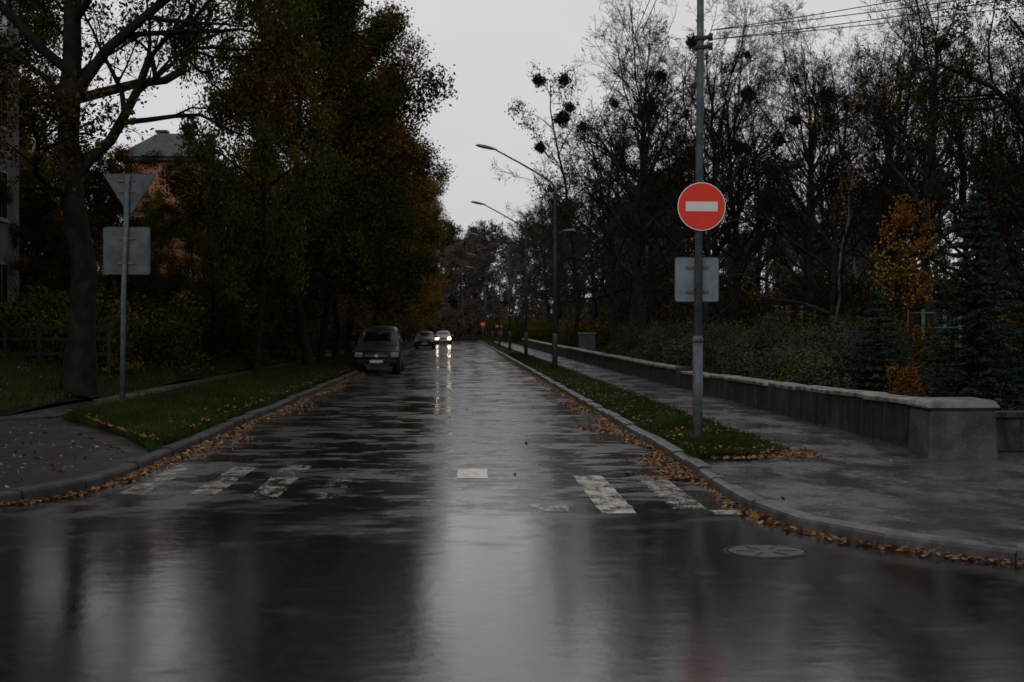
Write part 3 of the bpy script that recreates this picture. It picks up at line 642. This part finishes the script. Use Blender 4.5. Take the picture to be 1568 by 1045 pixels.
# ------------------------------------------------------------------ buildings
def facade_window(par,c,w,h,axis,frame,glass):
    s=(w,.06,h) if axis=='y' else (.06,w,h)
    g=(w-.12,.07,h-.12) if axis=='y' else (.07,w-.12,h-.12)
    box('window_frame',c,s,frame,par); 
    for k in (-1,1):
        cc=list(c); cc[0 if axis=='y' else 1]+=k*(w-.12)*.25; gg=list(g); gg[0 if axis=='y' else 1]=(w-.12)*.5-.05
        box('window_glass',cc,gg,glass,par)
    cc=list(c); cc[2]-=h/2+.04; ss=(w+.2,.16,.06) if axis=='y' else (.16,w+.2,.06); box('sill',cc,ss,frame,par)
GLASS,_n,_p=new('window_glass'); _p.inputs['Base Color'].default_value=(.02,.022,.025,1); _p.inputs['Roughness'].default_value=.08
FRM=simple('window_frame',(.35,.33,.31),(.25,.24,.22),.6,5)
PLAST=simple('plaster_grey',(.19,.17,.15),(.11,.10,.09),.85,.8,bd=.01,bs=10)
def brickmat():
    m,nt,p=new('brick'); tc=N(nt,'ShaderNodeTexCoord'); mp=N(nt,'ShaderNodeMapping'); mp.inputs['Rotation'].default_value=(math.radians(90),0,0)
    b=N(nt,'ShaderNodeTexBrick'); b.inputs['Scale'].default_value=3.2
    b.inputs['Color1'].default_value=(.45,.17,.10,1); b.inputs['Color2'].default_value=(.38,.14,.085,1); b.inputs['Mortar'].default_value=(.3,.2,.16,1)
    nt.links.new(tc.outputs['Object'],mp.inputs[0]); nt.links.new(mp.outputs[0],b.inputs[0]); nt.links.new(b.outputs[0],p.inputs['Base Color']); p.inputs['Roughness'].default_value=.85
    return m
BRICK=brickmat(); ROOF=simple('metal_roof',(.06,.08,.075),(.045,.06,.056),.6,1.5)
bh=empty('brick_house',(0,0,0))
hx0,hx1,hy0,hy1=-21.0,-16.2,90,101
box('walls',((hx0+hx1)/2,(hy0+hy1)/2,6.1),(hx1-hx0,hy1-hy0,12.2),BRICK,bh)
box('cornice',((hx0+hx1)/2,(hy0+hy1)/2,12.3),(hx1-hx0+.7,hy1-hy0+.7,.22),ROOF,bh)
cx,cy=(hx0+hx1)/2,(hy0+hy1)/2
V=[(hx0-.5,hy0-.5,12.42),(hx1+.5,hy0-.5,12.42),(hx1+.5,hy1+.5,12.42),(hx0-.5,hy1+.5,12.42),(cx-1.0,cy-2.5,14.3),(cx+1.0,cy-2.5,14.3),(cx+1.0,cy+2.5,14.3),(cx-1.0,cy+2.5,14.3)]
pyd('roof',V,[(3,2,1,0),(4,5,6,7),(0,1,5,4),(1,2,6,5),(2,3,7,6),(3,0,4,7)],ROOF,bh)
for x,y,h in((-17.6,93,1.7),(-19.7,95,1.5),(-16.9,97,1.6)): box('chimney',(x,y,13.7),(.6,.6,h+.3),DARKM,bh); box('chimney_cap',(x,y,13.85+h/2+.08),(.8,.8,.15),DARKM,bh)
for z in (2,5,8):
    for x in (-19.8,-17.4): facade_window(bh,(x,hy0-.02,z),1.0,1.4,'y',FRM,GLASS)
    for y in (92,95,98): facade_window(bh,(hx1+.02,y,z),1.0,1.4,'x',FRM,GLASS)
ap=empty('apartment_building')
box('walls',(-21,35,7),(12,28,14),PLAST,ap); box('plinth',(-21,35,.6),(12.15,28.15,1.2),WALLC,ap); box('cornice',(-21,35,14.1),(12.8,28.8,.3),FRM,ap)
pyd('roof',[(-27.5,20.5,14.26),(-14.5,20.5,14.26),(-14.5,49.5,14.26),(-27.5,49.5,14.26),(-21,24,17),(-21,46,17)],[(0,1,4),(1,2,5,4),(2,3,5),(3,0,4,5),(3,2,1,0)],ROOF,ap)
for z in (3,6,9,12):
    for y in (23,26,29,32,35,38,41,44,47): facade_window(ap,(-14.98,y,z),1.3,1.6,'x',FRM,GLASS)
    for x in (-25,-22,-19,-16.5): facade_window(ap,(x,20.98,z),1.3,1.6,'y',FRM,GLASS)
WOOD=simple('old_wood',(.035,.03,.024),(.02,.018,.014),.85,4)
fe=empty('wooden_fence')
for k in range(9):
    x=-9.3-k*1.0; y=38+.3*k; box('post',(x,y,1.1),(.09,.09,1.3),WOOD,fe)
    if k<8:
        for z in (.95,1.35,1.65): box('rail',(x-.5,y+.15,z),(1.06,.04,.09),WOOD,fe,rot=(0,0,math.atan2(.3,-1)))
# playground
GRN=simple('playground_green',(.03,.17,.08),(.02,.12,.06),.4,4); PRED=simple('playground_red',(.2,.03,.02),(.14,.02,.02),.4,4); PYEL=simple('playground_yellow',(.3,.2,.04),(.2,.14,.03),.4,4)
pg=empty('playground_frame',(12.6,38,.15))
for x,y,m in((-.1,0,GRN),(.9,0,GRN),(-.1,1.2,PRED),(.9,1.2,GRN)): tube('post',[(x,y,0),(x,y,2.0)],.045,m,pg,10)
for z in (.5,1.0,1.5,1.9): cyl('rung',(-.1,0,z),(.9,0,z),.022,PYEL if z==1 else GRN,pg,8)
for z in (1.1,1.9): cyl('rail',(-.1,0,z),(-.1,1.2,z),.025,PRED,pg,8); cyl('rail',(.9,0,z),(.9,1.2,z),.025,PRED,pg,8)
box('platform',(.4,.6,1.1),(1.0,1.2,.06),WOOD,pg)
pg=empty('climbing_frame',(14.0,60,.15))
for k in range(4):
    tube('post',[(k*.55-.6,0,0),(k*.55-.6,0,2.35)],.05,GRN,pg,10); cyl('knob',(k*.55-.6,0,2.35),(k*.55-.6,0,2.48),.08,GRN,pg,10)
cyl('top_bar',(-.6,0,2.2),(1.05,0,2.2),.03,PRED,pg,8)
uc=empty('utility_cabinet',(6.6,74,.15)); CAB=simple('cabinet_paint',(.08,.095,.10),(.055,.065,.07),.5,4)
box('body',(0,0,.65),(.85,.5,1.1),CAB,uc,bevel=.02); box('roof',(0,0,1.25),(.98,.62,.1),CAB,uc,bevel=.02,taper=.85); box('foot',(0,0,.05),(.75,.4,.1),WALLC,uc)
box('door_seam',(0,-.252,.65),(.012,.01,1.0),DARKM,uc); box('handle',(.06,-.26,.65),(.025,.03,.14),DARKM,uc)
# ------------------------------------------------------------------ vehicles
TYRE=simple('tyre',(.018,.018,.018),(.012,.012,.012),.8,10); CHR,_n,_p=new('chrome'); _p.inputs['Base Color'].default_value=(.6,.6,.62,1); _p.inputs['Metallic'].default_value=1; _p.inputs['Roughness'].default_value=.2
CGL,_n,_p=new('car_glass'); _p.inputs['Base Color'].default_value=(.008,.009,.010,1); _p.inputs['Roughness'].default_value=.04; _p.inputs['IOR'].default_value=1.42
HLO,_n,_p=new('headlamp_off'); _p.inputs['Base Color'].default_value=(.38,.40,.42,1); _p.inputs['Roughness'].default_value=.1
def hl_on(s):
    m,_n,p=new('headlamp_on'); p.inputs['Emission Color'].default_value=(1,.86,.62,1); p.inputs['Emission Strength'].default_value=s; return m
def paint(name,c):
    m,_n,p=new(name); p.inputs['Base Color'].default_value=(*c,1); p.inputs['Roughness'].default_value=.4; p.inputs['Specular IOR Level'].default_value=.3; p.inputs['Coat Weight'].default_value=.15; p.inputs['Coat Roughness'].default_value=.1; return m
def car(name,x,y,col,kind='van',lights=0):
    e=empty(name,(x,y,0)); P=paint(name+'_paint',col); plastic=DARKM
    if kind=='van':   # s, zb, zm, zbelt, ztop, wb, wm, wbelt, wtop
        S=[(0,.30,.5,.66,.76,.66,.76,.74,.60),(.10,.24,.5,.76,.87,.82,.88,.84,.70),(.5,.22,.5,.86,.97,.87,.91,.87,.74),(.88,.22,.5,.93,1.04,.88,.91,.88,.76),(.98,.22,.5,.95,1.08,.88,.91,.88,.77),
           (1.75,.22,.5,1.00,1.60,.88,.91,.88,.66),(1.95,.22,.5,1.01,1.69,.88,.91,.88,.62),(2.6,.22,.5,1.02,1.76,.88,.91,.88,.64),(2.7,.22,.5,1.02,1.76,.88,.91,.88,.64),(4.1,.24,.5,1.03,1.72,.88,.91,.88,.66),(4.35,.3,.5,1.0,1.60,.84,.88,.85,.66)]
        win0=(4,5); side=[(4,5),(6,7),(8,9)]; rear=None; wh=.31; fx=.78; rx=3.45
    else:
        S=[(0,.30,.5,.62,.68,.62,.68,.66,.5),(.15,.2,.5,.72,.80,.80,.84,.8,.62),(.6,.18,.5,.84,.93,.84,.88,.84,.68),(1.1,.18,.5,.89,.98,.85,.89,.85,.70),(1.2,.18,.5,.90,1.0,.85,.89,.85,.70),
           (1.95,.18,.5,.94,1.36,.85,.89,.85,.62),(2.15,.18,.5,.95,1.42,.85,.89,.85,.60),(2.7,.18,.5,.95,1.45,.85,.89,.85,.60),(2.78,.18,.5,.95,1.45,.85,.89,.85,.60),(3.5,.2,.5,.96,1.36,.85,.89,.85,.58),(4.1,.22,.5,.94,1.02,.84,.88,.82,.6),(4.45,.3,.5,.88,.92,.76,.82,.76,.55)]
        win0=(4,5); side=[(4,5),(6,7),(8,9)]; rear=(9,10); wh=.315; fx=.82; rx=3.55
    V=[];F=[];M=[]
    for s,zb,zm,zl,zt,wb,wm,wl,wt in S:
        half=[(wb,zb),(wm,zm),(wl,zl),(wt+.06,zt-.07 if zt-zl>.2 else zt-.03),(wt*.93,zt),(wt*.4,zt+.03)]
        for w,z in half: V.append((w,s,z))
        for w,z in half[::-1]: V.append((-w,s,z))
    k=12
    for i in range(len(S)-1):
        for j in range(k-1):
            F.append((i*k+j,i*k+j+1,(i+1)*k+j+1,(i+1)*k+j)); g=0
            if (i,i+1)==win0 and j in(4,5,6): g=1
            if (i,i+1) in side and j in (2,8): g=1
            if rear and (i,i+1)==rear and j in (4,5,6): g=1
            M.append(g)
        F.append((i*k+k-1,i*k,(i+1)*k,(i+1)*k+k-1)); M.append(2)
    F.append(tuple(range(k))[::-1]); M.append(0); F.append(tuple((len(S)-1)*k+j for j in range(k))); M.append(0)
    b=pyd('body',V,F,None,e,smooth=True,mi=M,mats=[P,CGL,plastic])
    bm=bmesh.new(); bm.from_mesh(b.data); bmesh.ops.recalc_face_normals(bm,faces=bm.faces); bm.to_mesh(b.data); bm.free()
    md=b.modifiers.new('s','SUBSURF'); md.levels=1; md.render_levels=1
    W=.9 if kind=='van' else .88; zh=.64 if kind=='van' else .62
    lm_=hl_on(lights) if lights else HLO
    for sx in(-1,1):
        box('headlamp',(sx*(W-.22),.05,zh+.05),(.32,.16,.19),lm_,e,bevel=.05,rot=(0,0,sx*.35))
        box('fog_lamp',(sx*(W-.27),.03,.34),(.16,.08,.09),plastic,e,bevel=.02)
        box('mirror',(sx*(W+.09),1.35 if kind=='van' else 1.55,1.08 if kind=='van' else .98),(.2,.11,.17),P,e,bevel=.03)
        for yy in (fx,rx):
            cyl('tyre',(sx*(W-.23),yy,wh),(sx*(W+.0),yy,wh),wh,TYRE,e,28); cyl('rim',(sx*(W-.2),yy,wh),(sx*(W+.006),yy,wh),wh*.62,LAMPM,e,20)
            cyl('arch',(sx*(W-.3),yy,wh+.02),(sx*(W-.005),yy,wh+.02),wh+.06,plastic,e,28)
        tube('wiper',[(sx*.1-.2,1.02,1.12 if kind=='van' else 1.03),(sx*.1+.25,1.3,1.30 if kind=='van' else 1.12)],.01,plastic,e,5)
    box('grille',(0,.0,zh+.02),(.90,.07,.10),plastic,e,bevel=.015); box('grille_bar',(0,-.04,zh+.02),(.88,.012,.014),CHR,e)
    cyl('badge',(0,-.035,zh+.02),(0,-.055,zh+.02),.06,CHR,e,20)
    box('bumper',(0,.04,.43),(1.6,.18,.2),P,e,bevel=.05); box('lower_intake',(0,-.03,.31),(1.0,.06,.1),plastic,e,bevel=.02)
    box('number_plate',(0,-.06,.45),(.5,.012,.11),WHITE,e,bevel=.003)
    return e
v=car('parked_van',-3.05,51.8,(.005,.0055,.007),'van'); v.scale=(.95,1,.98)
car('parked_car',-2.95,117,(.012,.018,.024),'sedan',0)
car('car',-1.85,152,(.5,.5,.5),'sedan',22)
# ------------------------------------------------------------------ pedestrian
def person(x,y):
    e=empty('pedestrian',(x,y,.1))
    J=dict(pel=(0,0,.95),ch=(0,0,1.3),nk=(0,0,1.48),hd=(0,-.01,1.6),ht=(0,0,1.7),ls=(.17,0,1.42),le=(.24,.02,1.15),lh=(.22,-.12,.98),rs=(-.17,0,1.42),re=(-.23,.02,1.16),rh=(-.2,-.16,1.2),
           lk=(.1,-.05,.5),lf=(.1,.05,.06),lt=(.1,-.1,.03),rk=(-.1,.04,.5),rf=(-.1,.16,.08),rt=(-.1,.02,.03),lhip=(.09,0,.9),rhip=(-.09,0,.9))
    Rr=dict(pel=.15,ch=.16,nk=.06,hd=.09,ht=.07,ls=.07,le=.05,lh=.035,rs=.07,re=.05,rh=.035,lk=.065,lf=.045,lt=.035,rk=.065,rf=.045,rt=.035,lhip=.1,rhip=.1)
    E=[('pel','ch'),('ch','nk'),('nk','hd'),('hd','ht'),('ch','ls'),('ls','le'),('le','lh'),('ch','rs'),('rs','re'),('re','rh'),('pel','lhip'),('lhip','lk'),('lk','lf'),('lf','lt'),('pel','rhip'),('rhip','rk'),('rk','rf'),('rf','rt')]
    ks=list(J); me=D.meshes.new('body'); me.from_pydata([J[k] for k in ks],[(ks.index(a),ks.index(b)) for a,b in E],[])
    m,nt,p=new('clothes'); tc=N(nt,'ShaderNodeTexCoord'); s=N(nt,'ShaderNodeSeparateXYZ'); nt.links.new(tc.outputs['Object'],s.inputs[0])
    c=cmix(nt,ramp(nt,s.outputs['Z'],.85,.87),(.02,.02,.03),(.42,.10,.16)); c=cmix(nt,ramp(nt,s.outputs['Z'],1.5,1.51),c,(.35,.22,.17)); nt.links.new(c,p.inputs['Base Color'])
    me.materials.append(m); o=D.objects.new('body',me); link(o,e); o.modifiers.new('s','SKIN')
    for i,k in enumerate(ks): me.skin_vertices[0].data[i].radius=(Rr[k],Rr[k]*.75)
    me.skin_vertices[0].data[0].use_root=True; o.modifiers.new('ss','SUBSURF').levels=1
    cyl('umbrella_shaft',(-.18,-.2,1.15),(-.12,-.1,2.0),.01,DARKM,e,6)
    V=[(0,0,.22)];F=[]
    for r,z in((.25,.17),(.48,0)):
        for k in range(8): V.append((r*math.cos(k*math.pi/4),r*math.sin(k*math.pi/4),z))
    for k in range(8):
        F.append((0,1+k,1+(k+1)%8)); F.append((1+k,9+k,9+(k+1)%8,1+(k+1)%8))
    u=pyd('umbrella_canopy',V,F,simple('pink_cloth',(.65,.16,.32),(.55,.13,.25),.7),e); u.location=(-.12,-.1,1.8)
person(4.6,165)
# ------------------------------------------------------------------ world, light, camera
w=D.worlds.new('World'); scene.world=w; w.use_nodes=True; nt=w.node_tree; bg=nt.nodes['Background']
sky=N(nt,'ShaderNodeTexSky'); sky.sky_type='NISHITA'; sky.sun_disc=False; sky.sun_elevation=math.radians(32); sky.sun_rotation=math.radians(200); sky.air_density=2; sky.dust_density=6
hs=N(nt,'ShaderNodeHueSaturation'); hs.inputs['Saturation'].default_value=.15; nt.links.new(sky.outputs[0],hs.inputs['Color'])
tc=N(nt,'ShaderNodeTexCoord'); sp=N(nt,'ShaderNodeSeparateXYZ'); nt.links.new(tc.outputs['Generated'],sp.inputs[0])
cl=N(nt,'ShaderNodeTexNoise'); cl.inputs['Scale'].default_value=2.2; cl.inputs['Detail'].default_value=5
mp=N(nt,'ShaderNodeMapping'); mp.inputs['Scale'].default_value=(1,1,3); nt.links.new(tc.outputs['Generated'],mp.inputs[0]); nt.links.new(mp.outputs[0],cl.inputs['Vector'])
base=cmix(nt,ramp(nt,cl.outputs[0],.3,.7),(6.4,6.2,6.5),(7.0,6.8,7.1))
# sky dimmed overhead and behind the viewpoint, added to darken the scene
fy=ramp(nt,sp.outputs['Y'],-.3,.55,.52,1.0); fz=ramp(nt,sp.outputs['Z'],.32,.8,1.0,.72)
f=math_(nt,'MULTIPLY',fy,fz); vv=N(nt,'ShaderNodeCombineColor')
for k in range(3): nt.links.new(f,vv.inputs[k])
ov=cmix(nt,1.0,base,vv.outputs[0],'MULTIPLY')
nt.links.new(cmix(nt,.97,hs.outputs[0],ov),bg.inputs[0]); bg.inputs[1].default_value=.1
sl=D.lights.new('sun','SUN'); sl.energy=.5; sl.angle=math.radians(35); sl.color=(1,.96,.92); so=D.objects.new('sun',sl); link(so)
so.rotation_euler=(math.radians(58),0,math.radians(-20))
cam=D.cameras.new('camera'); cam.lens=50; cam.sensor_width=36; cam.clip_end=5000; cam.clip_start=.1
co=D.objects.new('camera',cam); link(co); co.location=(0,0,1.6); co.rotation_euler=(math.radians(90-.46),0,math.radians(-2.08))
cam.dof.use_dof=True; cam.dof.focus_distance=20; cam.dof.aperture_fstop=2.8
scene.camera=co
scene.view_settings.view_transform='Standard'; scene.view_settings.look='None'; scene.view_settings.exposure=0
